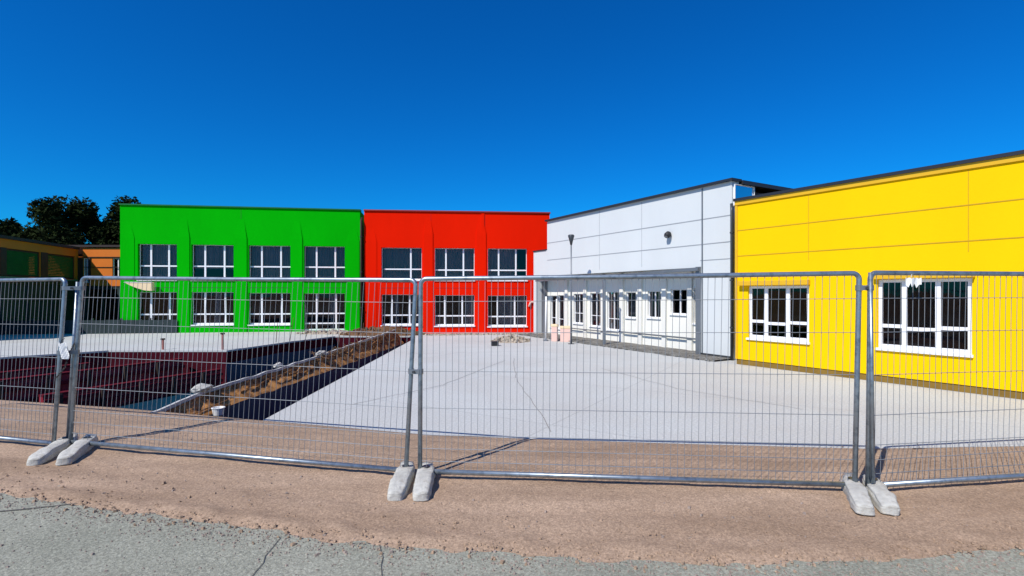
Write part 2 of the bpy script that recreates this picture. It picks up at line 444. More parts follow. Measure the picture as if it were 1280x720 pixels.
for i in range(NS):
    for j in range(3): cp.quad(cv[i][j],cv[i+1][j],cv[i+1][j+1],cv[i][j+1])
    for j in range(rows): bd.quad(gv[i][j],gv[i+1][j],gv[i+1][j+1],gv[i][j+1])
    a,b = gv[i][-1],gv[i+1][-1]
    mm.quad((a[0]+.01,a[1],a[2]+.02),(b[0]+.01,b[1],b[2]+.02),(b[0]+.10,b[1],-1.095),(a[0]+.10,a[1],-1.095))
    a,b = cv[i][0],cv[i+1][0]
    mm.quad(a,b,(b[0]-.05,b[1],-1.095),(a[0]-.05,a[1],-1.095))
cp.build('capping', M['cap'], tw); bd.build('timber_face', M['timber'], tw, smooth=True); mm.build('membrane', M['membrane'], tw)
wl = MB()   # horizontal timber walers and roots sticking out of the face
for k in range(26):
    t = random.uniform(.05,.97); x,y,z = rw(t)
    y2 = y+random.uniform(.4,1.3); zz = z-random.uniform(.08,.34); xx = x+.12+.3*(z-zz)
    wl.tube([(xx,y,zz),(xx+random.uniform(-.03,.05),(y+y2)/2,zz+random.uniform(-.04,.04)),(xx+random.uniform(-.05,.03),y2,zz+random.uniform(-.05,.08))], random.uniform(.008,.022), 5)
wl.build('waler', M['timber'], tw)

tw2 = MB()
for k in range(46):
    t = random.uniform(.55,1.0); x,y,z = rw(t)
    a = random.uniform(-1.2,1.2); l = random.uniform(.15,.55)
    tw2.tube([(x+random.uniform(-.1,.3),y,z-.05),(x+random.uniform(-.1,.35)+.3*l*math.sin(a),y+l*.3,z+l*.35*random.random()),(x+l*math.sin(a),y+l*.5,z+l*.6*random.random()-.05)], random.uniform(.006,.012), 5)
tw2.build('root_ends', M['soil'], tw)
# concrete lumps on the cap
def lump(x, y, z, s, label, m='block'):
    import bmesh
    bm = bmesh.new(); bmesh.ops.create_icosphere(bm, subdivisions=3, radius=1)
    for v in bm.verts:
        p = v.co.copy(); r_ = 1+.45*noise.noise(p*1.3+Vector((x,y,0)))+.2*noise.noise(p*3+Vector((y,x,0)))
        v.co = Vector((p.x*s[0]*r_, p.y*s[1]*r_, max(p.z,-.6)*s[2]*r_))
    me = bpy.data.meshes.new('concrete_lump'); bm.to_mesh(me); bm.free(); me.materials.append(M[m])
    o = bpy.data.objects.new('concrete_lump', me); COL.objects.link(o); o.location = (x,y,z+s[2]*.55)
    tag(o, label, 'concrete lump', 'pale concrete lumps on the trench wall cap'); return o
lump(-5.72,9.45,.045,(.14,.26,.07),'largest pale concrete lump, on the near end of the trench wall cap')
lump(-5.58,12.2,.09,(.07,.16,.06),'small pinkish concrete lump midway along the trench wall cap')
lump(-5.33,14.3,.13,(.09,.30,.07),'long low pale concrete lump, farthest along the trench wall cap')

# white tub against the timber face
tb = empty('white_tub', (-5.02,8.75,-.17))
tag(tb, 'small white plastic tub against the brown trench wall near the fence', 'tub')
b_ = MB()
n = 20
ring = lambda r_,z_: [(r_*math.cos(2*math.pi*k/n), r_*math.sin(2*math.pi*k/n), z_) for k in range(n)]
vs = ring(.075,-.07)+ring(.10,.05)+ring(.085,.05)+ring(.065,-.06)
b_.add(vs, [(r_*n+k, r_*n+(k+1)%n, (r_+1)*n+(k+1)%n, (r_+1)*n+k) for r_ in range(3) for k in range(n)]+[tuple(range(n-1,-1,-1)),tuple(3*n+k for k in range(n))])
b_.build('bucket', M['white_plastic'], tb, smooth=False)
rm = MB(); rm.tube([(.102*math.cos(a),.102*math.sin(a),.05) for a in [2*math.pi*k/24 for k in range(25)]], .007, 6); rm.build('rim', M['white_plastic'], tb)
hd = MB(); hd.tube([(.1*math.cos(a),-.02,.05-.07*math.sin(a)) for a in [math.pi*k/12 for k in range(13)]], .004, 5); hd.build('handle', M['dark_metal'], tb)

# foundation walls of maroon plywood in the left pit
def fwall(a, b, top, th, label, name='foundation_wall', m='maroon'):
    d = Vector((b[0]-a[0],b[1]-a[1],0)); L_ = d.length
    root = empty(name, (a[0],a[1],-1.1), math.atan2(d.y,d.x)); tag(root, label, 'foundation wall', 'maroon foundation walls in the excavation')
    h = top+1.1
    f = MB(); k = 0; x = 0
    while x < L_:
        w = min(1.22, L_-x)
        f.box(x+.004,x+w-.004,0,th,.002,h-.05); x += 1.22
    f.build('panel', M[m], root)
    r_ = MB(); r_.box(0,L_,-.02,th+.02,h-.05,h); 
    for z_ in (.35*h,.72*h): r_.box(0,L_,-.08,-.001,z_-.04,z_+.04)
    r_.build('rail', mat('maroon_rail',(.11,.012,.02),.8,.3,5,spec=.05), root)
    p_ = MB(); x = .3
    while x < L_:
        p_.box(x-.035,x+.035,-.14,-.082,.002,h-.02); x += .9
    p_.build('strut', M['dark_brown'], root)
    return root
fwall((-12.6,11.0),(-10.4,16.2),-.22,.18,'maroon foundation wall running diagonally back to the far edge of the pit, right of the other')
fwall((-14.6,12.0),(-13.0,15.8),-.30,.18,'maroon foundation wall in the left of the pit, left of the other')
fwall((-11.0,12.0),(-9.2,16.2),-.55,.16,'low maroon foundation wall nearest the timber trench wall')

# steel starter bars
def rebar(p, q, r_=.009, label=''):
    m_ = MB(); m_.tube([p, [(p[i]+q[i])/2+random.uniform(-.01,.01) for i in range(3)], q], r_, 6)
    return tag(m_.build('rebar', M['rust'], smooth=True), label, 'steel bar', 'steel starter bars along the trench')
for (x,y,z,h,dx,cap_) in [(-8.85,19.2,0,.75,.05,''),(-8.55,19.7,0,.9,.12,''),(-8.2,20.2,-.1,.8,.25,''),(-5.5,16.2,.1,.42,.03,''),(-5.38,17.0,.1,.45,-.02,''),(-5.32,17.6,.12,.5,.04,''),
      (-6.3,21.5,-.5,1.1,.05,''),(-5.9,21.8,-.5,1.2,.1,''),(-5.4,22.0,-.4,1.1,-.1,''),(-5.1,22.1,-.3,1.0,.14,'')]:
    rebar((x,y,z),(x+dx,y+.05,z+h),.012,'thin rusty starter bar standing at the far end of the trench')
for (x,y,lab,h) in [(-9.45,16.72,'short reddish stake on the far edge of the pit under the second lower green window',.50),(-11.4,16.72,'short reddish stake on the far edge of the pit, left of its neighbour',.32)]:
    s_ = empty('marker_stake', (x,y,-.0)); tag(s_, lab, 'stake', 'reddish stakes on the far pit edge')
    m_ = MB(); m_.box(-.028,.028,-.02,.02,-.002,h); m_.build('post', mat('red_stake',(.30,.12,.10),.8,.3,8), s_)
    m_ = MB(); m_.box(-.06,.06,-.03,.03,h,h+.05); m_.build('cap', M['dark_brown'], s_)

# debris at far end: mound with rubble
def mound(cx, cy, rx, ry, h, name, m, label, seed, kind='stuff'):
    g = 40; vs = []; fs = []
    for i in range(g+1):
        for j in range(g+1):
            u = i/g*2-1; v = j/g*2-1
            r_ = math.sqrt(u*u+v*v)
            p = Vector((cx+u*rx, cy+v*ry, 0))
            z = h*max(0,1-r_**2)*(.75+.5*noise.noise(p*1.7+Vector((seed,0,0)))) + .25*h*noise.noise(p*6)*max(0,1-r_) - .004
            vs.append((p.x,p.y,z))
    for i in range(g):
        for j in range(g):
            a = i*(g+1)+j; fs.append((a,a+g+1,a+g+2,a+1))
    mb = MB(); mb.v = [Vector(v) for v in vs]; mb.f = fs
    rnd = random.Random(seed)
    for k in range(int(60*rx*ry+40)):
        a = rnd.uniform(0,6.28); q = math.sqrt(rnd.random())
        stone(mb, cx+q*rx*math.cos(a), cy+q*ry*math.sin(a), h*.8*max(0,1-q*q)+.03, rnd.uniform(.03,.09), rnd)
    return tag(mb.build(name, M[m]), label, 'rubble', kind=kind)
mound(-5.75,22.78,1.9,.72,.40,'rubble_heap','soil','brown heap of soil and broken timber where the trench meets the red building',3)
mound(-.05,19.6,.75,.7,.20,'rubble_heap','rock','pale heap of broken stone in front of the red building by the white wall',5)
mound(-8.4,23.4,1.5,.5,.16,'rubble_heap','rock','low pale strip of rubble at the foot of the green wall right end',9)
rg = MB()
rnd = random.Random(11)
for k in range(420):
    x = rnd.uniform(-3.8,1.5); stone(rg, x, 22.9+.09*x+rnd.gauss(0,.14), .02, rnd.uniform(.02,.07), rnd)
tag(rg.build('rubble_strip', M['rock']), 'thin line of crumbled rubble along the foot of the red wall', 'rubble', kind='stuff')
bx = empty('dark_box', (-.60,17.95,0), .2); tag(bx, 'small black box on the paving beside the pale stone heap', 'box')
m_ = MB(); m_.box(-.12,.12,-.1,.1,0,.14); m_.build('case', M['black'], bx, bevel=.015)
m_ = MB(); m_.box(-.13,.13,-.11,.11,.14,.165); m_.build('lid', M['dark_metal'], bx, bevel=.008)

# ------------------------------------------------------------------ GREEN BUILDING
gb = empty('green_building', (-17.99,23.5,0), R(8.63))
tag(gb, 'two-storey bright green building with eight white-framed windows left of the red one', 'building')
GU = [(.74,2.40),(3.02,4.87),(5.53,7.42),(8.04,9.94)]
holes = [(a,b,2.46,4.13) for a,b in GU] + [(.74,2.40,.40,1.90),(3.02,4.87,.36,1.90),(5.53,7.42,.34,1.86),(8.04,9.94,.03,1.84)]
w_ = MB(); wall_holes(w_, 0, 10.66, 0, 5.90, holes, .28); w_.build('wall', M['green'], gb)
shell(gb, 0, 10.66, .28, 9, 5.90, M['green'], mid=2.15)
p_ = MB()
def pil(mb, a, b, z1, out=.035, taper=.9):
    k = .10
    mb.add([(a,0,0),(b,0,0),(b,-out,0),(a,-out,0),(a,0,z1-taper),(b,0,z1-taper),(b,-out,z1-taper),(a,-out,z1-taper),((a*.75+b*.25),-.001,z1),((a*.25+b*.75),-.001,z1)],
           [(3,2,6,7),(0,3,7,4),(2,1,5,6),(7,6,9,8),(4,7,8),(6,5,9)])
for a,b in [(2.47,2.95),(4.94,5.46),(7.49,7.97)]: pil(p_, a, b, 5.35)
pil(p_, .02, .60, 5.0, .018, .6); pil(p_, 10.06, 10.62, 5.0, .018, .6)
p_.build('pilaster', M['green'], gb)
j_ = MB()
for (a,b) in GU:
    j_.box(a,b,-.006,.004,2.10,2.125); 
j_.box(5.19,5.205,-.006,.004,5.37,5.88)
for v in (2.46,4.13): pass
joints(j_, M['joint_g'], gb)
c_ = MB(); c_.box(-.03,10.69,-.06,.34,5.902,5.96); c_.build('coping', M['coping_g'], gb)
for i,(a,b) in enumerate(GU):
    w = b-a; m1 = a+w*.29; m2 = a+w*.75
    window(gb, (a,b,2.46,4.13), [m1,m2], [(a,b,3.12)], .075, .025, .17, curtain=[(a,b,2.5+(.5 if i==1 else 0),4.13)], cm='upper_pane_lift')  # full-width cloth added to brighten the glass from behind
lowt = [(.40,1.90,.86),(.36,1.90,.86),(.34,1.86,.85),(.03,1.84,.86)]
for i,(a,b) in enumerate(GU):
    c,d,tv = lowt[i]; w = b-a; m1 = a+w*.29; m2 = a+w*.77
    tr = [(a,b,tv)] + ([(a,b,.38)] if i == 3 else [])
    cu = [[],[(a+.9,a+1.15,c,d)],[],[(a+1.15,a+1.45,c,d)]][i]
    window(gb, (a,b,c,d), [m1,m2], tr, .075, .025, .17, curtain=cu, sill=i != 3)
aw = empty('awning', (-17.4,23.59,0), R(8.63)); aw.location = gb.matrix_world @ Vector((0,0,0)) if False else Vector((-17.99+math.cos(R(8.63))*.42, 23.5+math.sin(R(8.63))*.42-.14, 2.02))
tag(aw, 'small cream cloth awning hung over the first lower window of the green building', 'awning')
m_ = MB()
pr = [(0,.30),(.25,.17),(.5,.06),(.8,-.04),(1.12,-.07)]
vs = []
for (x,z) in pr: vs += [(x,-.24,z),(x,0,z+.02)]
for (x,z) in pr: vs += [(x,-.24,.31),(x,0,.33)]
n2 = len(pr)*2
fs = []
for i in range(len(pr)-1):
    a = 2*i; fs += [(a,a+2,a+n2+2,a+n2),(a+1,a+n2+1,a+n2+3,a+3),(a,a+1,a+3,a+2),(a+n2,a+n2+2,a+n2+3,a+n2+1)]
fs.append((n2-2,n2-1,2*n2-1,2*n2-2))
m_.add(vs, fs); m_.build('cloth', M['cream'], aw)
m_ = MB(); m_.tube([(-.02,-.25,.325),(1.14,-.25,.325)], .014, 8); m_.build('bar', M['white_plastic'], aw)

# ------------------------------------------------------------------ RED BUILDING
rb = empty('red_building', (-6.70,23.2,0), R(5.4))
tag(rb, 'two-storey bright red building with white-framed windows between the green and white ones', 'building')
RU = [(.76,2.58),(3.16,4.99),(5.60,7.44)]
holes = [(a,b,2.44,3.93) for a,b in RU] + [(.76,2.58,.38,1.79),(3.16,4.99,.34,1.76),(5.60,7.44,.30,1.74)]
w_ = MB(); wall_holes(w_, 0, 8.50, 0, 5.58, holes, .28); w_.build('wall', M['red'], rb)
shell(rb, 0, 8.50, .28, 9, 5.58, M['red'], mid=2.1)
p_ = MB()
for a,b in [(2.66,3.08),(5.07,5.52)]: pil(p_, a, b, 5.3, .035, .7)
pil(p_, .02, .56, 4.8, .018, .6)
p_.box(5.30,5.44,-.03,-.001,4.2,5.56)
p_.build('pilaster', M['red'], rb)
j_ = MB()
for (a,b) in RU: j_.box(a,b,-.006,.004,2.08,2.10)
j_.box(5.46,5.475,-.006,.004,3.95,5.5); j_.box(2.99,3.0,-.006,.004,4.6,5.5)
joints(j_, M['joint_r'], rb)
c_ = MB(); c_.box(-.02,8.54,-.06,.34,5.582,5.64); c_.build('coping', mat('red_coping',(.30,.02,.01),.5), rb)
a,b = RU[0]; window(rb, (a,b,2.44,3.93), [a+(b-a)*.72], [(a+.1,b,2.95)], .07, .025, .16, curtain=[(a,b,2.5,3.93)], cm='upper_pane_lift', label='upper window with one wide left pane')
for (a,b) in RU[1:]:
    window(rb, (a,b,2.44,3.93), [a+(b-a)*.28,a+(b-a)*.72], [(a,b,2.92)], .07, .03, .16, curtain=[(a,b-.5 if a > 5 else b,2.5,3.93)], cm='upper_pane_lift')  # same added cloth lightens these upper panes
for i,(a,b) in enumerate(RU):
    c,d = [(.38,1.79),(.34,1.76),(.30,1.74)][i]
    cu = [[(a+.55,a+.75,c,d),(a+1.3,a+1.7,c,d)],[(a+1.4,a+1.75,c,d)],[(a+.5,a+1.35,c,d),(a+1.4,a+1.78,c,d)]][i]
    window(rb, (a,b,c,d), [a+(b-a)*.25,a+(b-a)*.69], [(a,b,c+.46)], .07, .03, .16, curtain=cu)
def pipe(name, pts, r_, m, label, cat='drainpipe', group=None, brackets=()):
    o = MB(); o.tube(pts, r_, 10)
    root = o.build(name, M[m], smooth=True); tag(root, label, cat, group)
    for z in brackets:
        b = MB(); b.tube([(pts[0][0],pts[0][1],z-.02),(pts[0][0],pts[0][1],z+.02)], r_*1.35, 10); b.build('bracket', M['dark_metal'], root)
    return root
pipe('drainpipe', [(-6.80,23.06,0),(-6.80,23.06,5.1),(-6.80,23.18,5.25)], .045, 'dark_brown', 'dark drainpipe at the joint between green and red buildings', brackets=(1.2,2.8,4.4))
hs = MB(); ux = lambda u,v,o_=.05: (-6.70+math.cos(R(5.4))*u+math.sin(R(5.4))*o_, 23.2+math.sin(R(5.4))*u-math.cos(R(5.4))*o_, v)
hs.tube([ux(7.52,1.22),ux(7.60,1.42),ux(7.78,1.46),ux(7.93,1.38),ux(7.95,1.2),ux(7.93,.98)], .05, 8)
tag(hs.build('hanging_hose', M['pink'], smooth=True), 'pale pink loop of hose hung on the red wall right of the last window', 'hose')

# ------------------------------------------------------------------ WHITE BUILDING
wa = R(-60.33)
wb = empty('white_building', (1.517,22.07,0), wa)
tag(wb, 'tall white panel-clad building with recessed ground floor between red and yellow ones', 'building')
w_ = MB()
wall_holes(w_, 0, 9.17, 0, 4.93, [(-1,8.09,-.001,2.60)], .3)
wall_holes(w_, -1.10, -.002, 0, 3.70, [(-.90,1,-.001,2.60)], .3)
w_.build('wall', M['white_clad'], wb)
# recess back wall with openings
BY = .62
WH = [(-.66,-.18,.34,1.74),(-.08,.34,.30,1.76),(1.06,1.70,.60,1.82),(2.16,2.84,.54,1.85),(3.20,3.88,.46,1.90),(4.25,4.76,.96,1.88),(5.34,5.94,1.0,1.92),(6.38,7.10,1.16,1.97),(7.34,8.02,.90,2.0)]
w_ = MB(); wall_holes(w_, -.90, 8.09, 0, 2.60, WH, .2, y=BY)
w_.build('recessed_wall', mat('white_render',(.78,.77,.70),.8,.06,1.2), wb)
w_ = MB(); w_.box(-.77,8.09,.302,BY-.002,2.602,2.7); w_.build('soffit', M['grey_metal'], wb)
for i,h in enumerate(WH):
    a,b,c,d = h; h = (a-.03,b+.03,c-.03,d+.04) if False else h
    tr = [(a,b,c+.42)] if d-c > 1.0 else []
    window(wb, h, [(a+b)/2] if b-a > .6 else [], tr, .03, None, .06, y=BY, sill=True, curtain=[(a+.02,b-.02 if i%3 else a+.3,c,d)] if i not in (0,7) else None, cm='recess_pane_lift')  # cloths added here so the panes are not black
p_ = MB()
for u in (.62,1.9,3.0,4.07,5.02,6.15,7.22): p_.box(u-.09,u+.09,BY-.08,BY-.002,0,2.55)
p_.build('pilaster', mat('cream_pilaster',(.74,.73,.67),.8,.06), wb)
p_ = MB(); p_.box(4.0,8.05,BY-.11,BY-.083,.40,.45); p_.box(.7,3.9,BY-.11,BY-.083,.36,.40); p_.build('ledge', M['grey_metal'], wb)
p_ = MB(); p_.box(7.95,8.13,-.03,-.002,0,2.62); p_.box(8.16,8.2,-.02,-.002,0,4.9); p_.build('corner_trim', M['grey_metal'], wb)
# fascia over the recess, dipping towards the far end
p_ = MB(); p_.add([(-.77,-.12,2.36),(8.10,-.12,2.50),(8.10,-.12,2.60),(3.0,-.12,2.46),(-.77,-.12,2.44),(-.77,-.003,2.36),(8.10,-.003,2.50),(8.10,-.003,2.60),(3.0,-.003,2.46),(-.77,-.003,2.44)],
   [(0,1,2,3,4),(5,9,8,7,6),(0,5,6,1),(1,6,7,2),(2,7,8,3),(3,8,9,4),(4,9,5,0)]); p_.build('canopy', M['grey_metal'], wb)
j_ = MB()
for v0,v1 in ((3.80,4.20),(3.12,3.42)):
    v = (v0+v1)/2; j_.box(0.01,9.16,-.008,.004,v-.012,v+.012)
j_.box(8.10,9.16,-.008,.004,2.79,2.81)
for u in (3.5,5.7): j_.box(u-.006,u+.006,-.006,.004,2.72,4.90)
joints(j_, M['joint_w'], wb)
c_ = MB(); c_.box(-.05,9.25,-.10,.32,4.932,5.0); c_.build('coping', M['coping'], wb)
c_ = MB(); c_.box(-1.12,-.06,-.04,.32,3.702,3.75); c_.build('annex_coping', M['coping'], wb)
c_ = MB(); c_.box(8.1,9.17,-.02,-.002,0,.10); c_.build('base_trim', M['dark_metal'], wb)
# return side, local side direction (seen above the yellow roof)
sd = MB(); sx = 9.17
sd.box(sx-.25,sx-.002,.302,7,0,4.25); sd.build('side_wall', M['dark_brown'], wb)
sd = MB(); sd.box(sx-.14,sx-.004,.302,7,4.25,4.72); sd.build('upper_side_wall', M['dark_brown'], wb)
rf = MB(); rf.box(-.02,sx+.12,.322,7.3,4.86,4.97); rf.build('roof', M['coping'], wb)
bk = MB(); bk.box(0,sx,6.8,7.0,0,4.85); bk.box(0,.2,.302,6.8,2.8,4.85); bk.box(.2,sx-.25,3.6,3.7,0,4.85); bk.box(-.8,sx-.25,BY+.2,3.6,.01,.04); bk.box(-.8,sx-.25,BY+.21,3.6,2.72,2.9)
bk.box(-1.1,-.9,.302,3.6,0,3.6); bk.box(-1.1,0,.302,3.6,3.4,3.6)
bk.build('outer_wall', M['interior'], wb)
window(wb, (.0,.86,.0,.60), [], [], .02, None, 0, sill=False, glass='glass_blue', Mx=Matrix.Translation((sx+.07,.04,4.25)) @ Matrix.Rotation(R(90),4,'Z'), label='pale sky-reflecting upper side window')
# lamp on facade
def wpt(u, v, o_): return Vector((1.517+math.cos(wa)*u+math.sin(wa)*o_, 22.07+math.sin(wa)*u-math.cos(wa)*o_, v))
def wloc(u,v,o_):
    return Vector((1.517,22.07,0)) + Matrix.Rotation(wa,3,'Z') @ Vector((u,-o_,v))
fl = empty('wall_lamp', wloc(6.95,3.66,0), wa); fl.scale = (.62,.62,.62); tag(fl, 'small round dark lamp fixed high on the white facade', 'lamp')
m_ = MB(); m_.box(-.06,.06,-.06,-.003,-.06,.06); m_.build('bracket', M['dark_metal'], fl)
m_ = MB(); m_.tube([(0,-.05,.08),(0,-.12,.06),(0,-.24,-.03),(0,-.30,-.10)], [.10,.15,.16,.11], 16); m_.build('housing', M['black'], fl, smooth=True)
m_ = MB(); m_.tube([(0,-.30,-.101),(0,-.305,-.107)], [.09,.08], 16); m_.build('lens', M['grey_metal'], fl)
# pole lamp in front
pl = empty('lamp_post', (2.15,18.6,0)); tag(pl, 'slim grey lamp post with a small dark head before the white facade', 'lamp post')
m_ = MB(); m_.tube([(0,0,0),(0,0,3.75)], [.036,.026], 12); m_.build('pole', M['grey_metal'], pl, smooth=True)
m_ = MB(); m_.tube([(0,0,3.60),(0,0,3.72),(0,0,3.93),(0,0,3.97)], [.035,.06,.12,.09], 14); m_.build('lamp_head', M['dark_metal'], pl, smooth=True)
m_ = MB(); m_.box(-.10,.10,-.10,.10,0,.02); m_.build('base_plate', M['dark_metal'], pl)
# canopy post
cpz = empty('canopy_post', (3.24,18.0,0)); tag(cpz, 'thick grey upright post before the windows of the white building', 'post')
m_ = MB(); m_.box(-.05,.05,-.05,.05,.02,2.38); m_.build('pole', M['grey_metal'], cpz, bevel=.006)
m_ = MB(); m_.box(-.11,.11,-.11,.11,.0,.02); m_.build('base_plate', M['dark_metal'], cpz)
m_ = MB(); m_.box(-.07,.07,-.07,.07,2.38,2.42); m_.build('cap', M['dark_metal'], cpz)
# drainpipes at the white / yellow corner
c0 = wloc(9.22,0,.07)
pipe('drainpipe', [(c0.x,c0.y,0.02),(c0.x,c0.y,4.1),(c0.x+.02,c0.y+.06,4.3)], .04, 'dark_metal', 'dark drainpipe at the corner between white and yellow buildings', brackets=(.9,2.2,3.5))
# gravel strip along the white base
gs = MB()
for k in range(60):
    u = -1.1+k*10.3/60; u2 = u+10.3/60
    o0 = .75+.10*noise.noise(Vector((u*1.5,0,0))); o1 = .75+.10*noise.noise(Vector((u2*1.5,0,0)))
    a = wloc(u,.0,-.05 if u > 8.1 or u < -.77 else -BY+.002); b = wloc(u2,0,-.05 if u > 8.1 or u < -.77 else -BY+.002)
    c = wloc(u2,0,o1); d = wloc(u,0,o0)
    a.z = b.z = .05; c.z = d.z = .045
    gs.quad(d,c,b,a); 
    c2 = c.copy(); d2 = d.copy(); c2.z = d2.z = 0; gs.quad(d2,c2,c,d)
rnd = random.Random(4)
for k in range(900):
    u = rnd.uniform(-1.1,9.1); p = wloc(u,.05,rnd.uniform(.05,.85)); stone(gs, p.x, p.y, .045, rnd.uniform(.012,.04), rnd)
tag(gs.build('gravel_strip', M['gravel']), 'strip of grey gravel along the foot of the white building', 'gravel', kind='stuff')
# boards standing at left end
for (x,y,w,h,lab) in [(1.62,19.6,.24,.56,'narrow pale pink board standing by the white building, left one'),(2.02,19.4,.40,.50,'wider pale pink board standing by the white building, right one')]:
    r_ = empty('foam_board', (x,y,.0), R(-18)); tag(r_, lab, 'board', 'pink boards standing before the white building')
    m_ = MB(); m_.box(-w/2,w/2,0,.10,0,h); m_.build('panel', M['pink'], r_, bevel=.01)
    m_ = MB(); m_.box(-w/2-.02,w/2+.02,-.01,.11,h,h+.10); m_.build('cap', M['cream'], r_, bevel=.01)
for (x,y,h,lab) in [(1.30,19.8,1.72,'thin white pole at the left end of the white building, nearest the red wall'),(1.72,19.9,1.62,'thin white pole behind the pale pink boards')]:
    r_ = empty('white_pole', (x,y,0)); tag(r_, lab, 'pole', 'white poles at the end of the white building')
    m_ = MB(); m_.tube([(0,0,.01),(0.02,0,h)], .035, 10); m_.build('shaft', M['white_plastic'], r_, smooth=True)
    m_ = MB(); m_.tube([(0,0,0),(0,0,.05)], .10, 14); m_.build('foot', M['grey_metal'], r_)

# ------------------------------------------------------------------ YELLOW BUILDING
ya = R(-56.49)
yb = empty('yellow_building', (5.82,13.3,0), ya)
tag(yb, 'single-storey bright yellow panel-clad building with thick white windows at the right', 'building')
YH = [(.33,1.83,.70,2.02),(3.20,4.71,.70,2.12),(7.0,8.6,.70,2.20)]
w_ = MB(); wall_holes(w_, 0, 12, .14, 4.22, YH, .3); w_.build('wall', M['yellow'], yb)
shell(yb, 0, 12, .30, 8, 4.22, M['yellow'], roof_z=3.7)
p_ = MB(); p_.box(0.005,11.995,.02,.3,0,.138); p_.build('plinth', M['plinth'], yb)
j_ = MB()
for v in (3.46,2.80): j_.box(.0,12,-.006,.004,v-.011,v+.011)
for u in (1.82,4.66,7.5,10.3): j_.box(u-.005,u+.005,-.005,.004,2.6,4.1)
joints(j_, M['joint_y'], yb)
c_ = MB(); c_.box(-.04,12.05,-.07,.34,4.222,4.29); c_.build('coping', M['coping'], yb)
c_ = MB(); c_.box(-.02,12.02,-.035,-.002,4.12,4.222); c_.build('fascia', M['yellow_trim'], yb)
c_ = MB(); c_.box(-.02,.05,-.02,-.002,.14,4.12); c_.build('corner_trim', M['yellow_trim'], yb)
c_ = MB(); c_.box(.13,1.86,-.14,-.002,2.03,2.15); c_.build('shutter_box', M['yellow_trim'], yb, bevel=.01)
c_ = MB(); c_.box(3.16,4.76,-.10,-.002,2.125,2.225); c_.build('shutter_box', M['yellow_trim'], yb, bevel=.01)
for k,(a,b,c,d) in enumerate(YH):
    w = b-a; m1 = a+w*.30; m2 = a+w*.66
    window(yb, (a,b,c,d), [m1,m2], [(a,m1,c+(d-c)*.33),(m2,b,c+(d-c)*.33),(m1,m2,c+(d-c)*.30)][:3], .085, None, .05)

# torn label on the mesh of the right-hand fence panel
# ------------------------------------------------------------------ OCHRE BUILDING (left)
ob = empty('ochre_building', (-24.4,28.8,0), 0)
tag(ob, 'low ochre building with dark green shutters and dark overhanging roof at the far left', 'building')
Lm = Matrix.Translation((1.6,-6.0,0)) @ Matrix.Rotation(R(104.93),4,'Z')
sh = [(-4.4,-2.6,2.62,3.90),(-2.1,-.1,2.62,3.90),(.42,2.85,2.62,3.90),(3.44,5.92,2.62,3.90)]
lo = [(-4.4,-2.4,.25,2.35),(-2.1,.1,.25,2.35),(.42,1.95,.25,2.35),(2.2,3.9,.25,2.35),(4.2,5.9,.25,2.35)]
w_ = MB(Lm); wall_holes(w_, -5, 6.21, 0, 2.58, lo, .25); w_.build('lower_wall', M['shade_board'], ob)  # shadow below the overhang is put into the near-black wall colour
w_ = MB(Lm); wall_holes(w_, -5, 6.21, 2.582, 4.30, sh, .25); w_.build('upper_wall', M['ochre'], ob)
for (a,b,c,d) in sh:
    f = MB(Lm); t = .09
    f.box(a+.01,b-.01,.06,.12,c+.01,c+t); f.box(a+.01,b-.01,.06,.12,d-t,d-.01); f.box(a+.01,a+t,.06,.12,c+t,d-t); f.box(b-t,b-.01,.06,.12,c+t,d-t)
    s_ = f.build('shutter', M['dark_brown'], ob)
    f = MB(Lm); z = c+t
    while z < d-t-.01:
        f.box(a+t,b-t,.075,.105,z,min(z+.075,d-t-.002)); z += .08
    f.build('slat', M['shutter'], s_)
for (a,b,c,d) in lo: window(ob, (a,b,c,d), [a+(b-a)*.5], [(a,b,1.5)], .06, None, .06, Mx=Lm, fm='dark_metal', glass='shade_board', sill=False)  # opaque dark panes keep the shaded lower bays black
f = MB(Lm); f.box(-5,6.0,-.10,-.002,2.52,2.60); f.build('ledge', mat('teal_ledge',(.05,.14,.14),.6), ob)
# front wing
fh = [(.16,.62,2.45,3.82),(1.92,2.5,2.6,3.82),(.2,2.2,.1,2.18),(2.5,5.6,.1,2.18),(3.0,5.4,2.7,3.8)]
w_ = MB(); wall_holes(w_, .26, 7.5, 2.22, 4.40, [h for h in fh if h[2] > 2.2 and h[0] > 1]+[(.28,.62,2.45,3.82)], .25); w_.build('front_wall', M['ochre'], ob)
w_ = MB(); wall_holes(w_, .26, 7.5, 0, 2.218, [(.5,2.2,.1,2.1),(2.5,5.6,.1,2.1)], .25); w_.build('front_base', M['shade_board'], ob)  # overhang shadow on the front wing given as near-black colour
for h in [(.28,.62,2.45,3.82),(1.92,2.5,2.6,3.82),(.5,2.2,.1,2.1),(2.5,5.6,.1,2.1),(3.0,5.4,2.7,3.8)]:
    window(ob, h, [(h[0]+h[1])/2], [], .05, None, .06, sill=False, fm='frame' if h[2] > 2 and h[0] < 2.4 else 'dark_metal')
j_ = MB(); j_.box(.27,7.5,-.05,-.002,3.86,3.90); j_.box(.27,7.5,-.04,-.002,3.30,3.33); j_.box(.27,7.5,-.03,-.002,2.22,2.26); j_.build('trim', M['dark_brown'], ob)
j_ = MB(); j_.box(.255,.275,-.05,-.001,2.3,3.855); j_.box(.63,.72,-.05,-.001,2.3,3.855); j_.box(-.12,.25,-.06,.35,.0,3.85); j_.build('post', M['dark_brown'], ob)
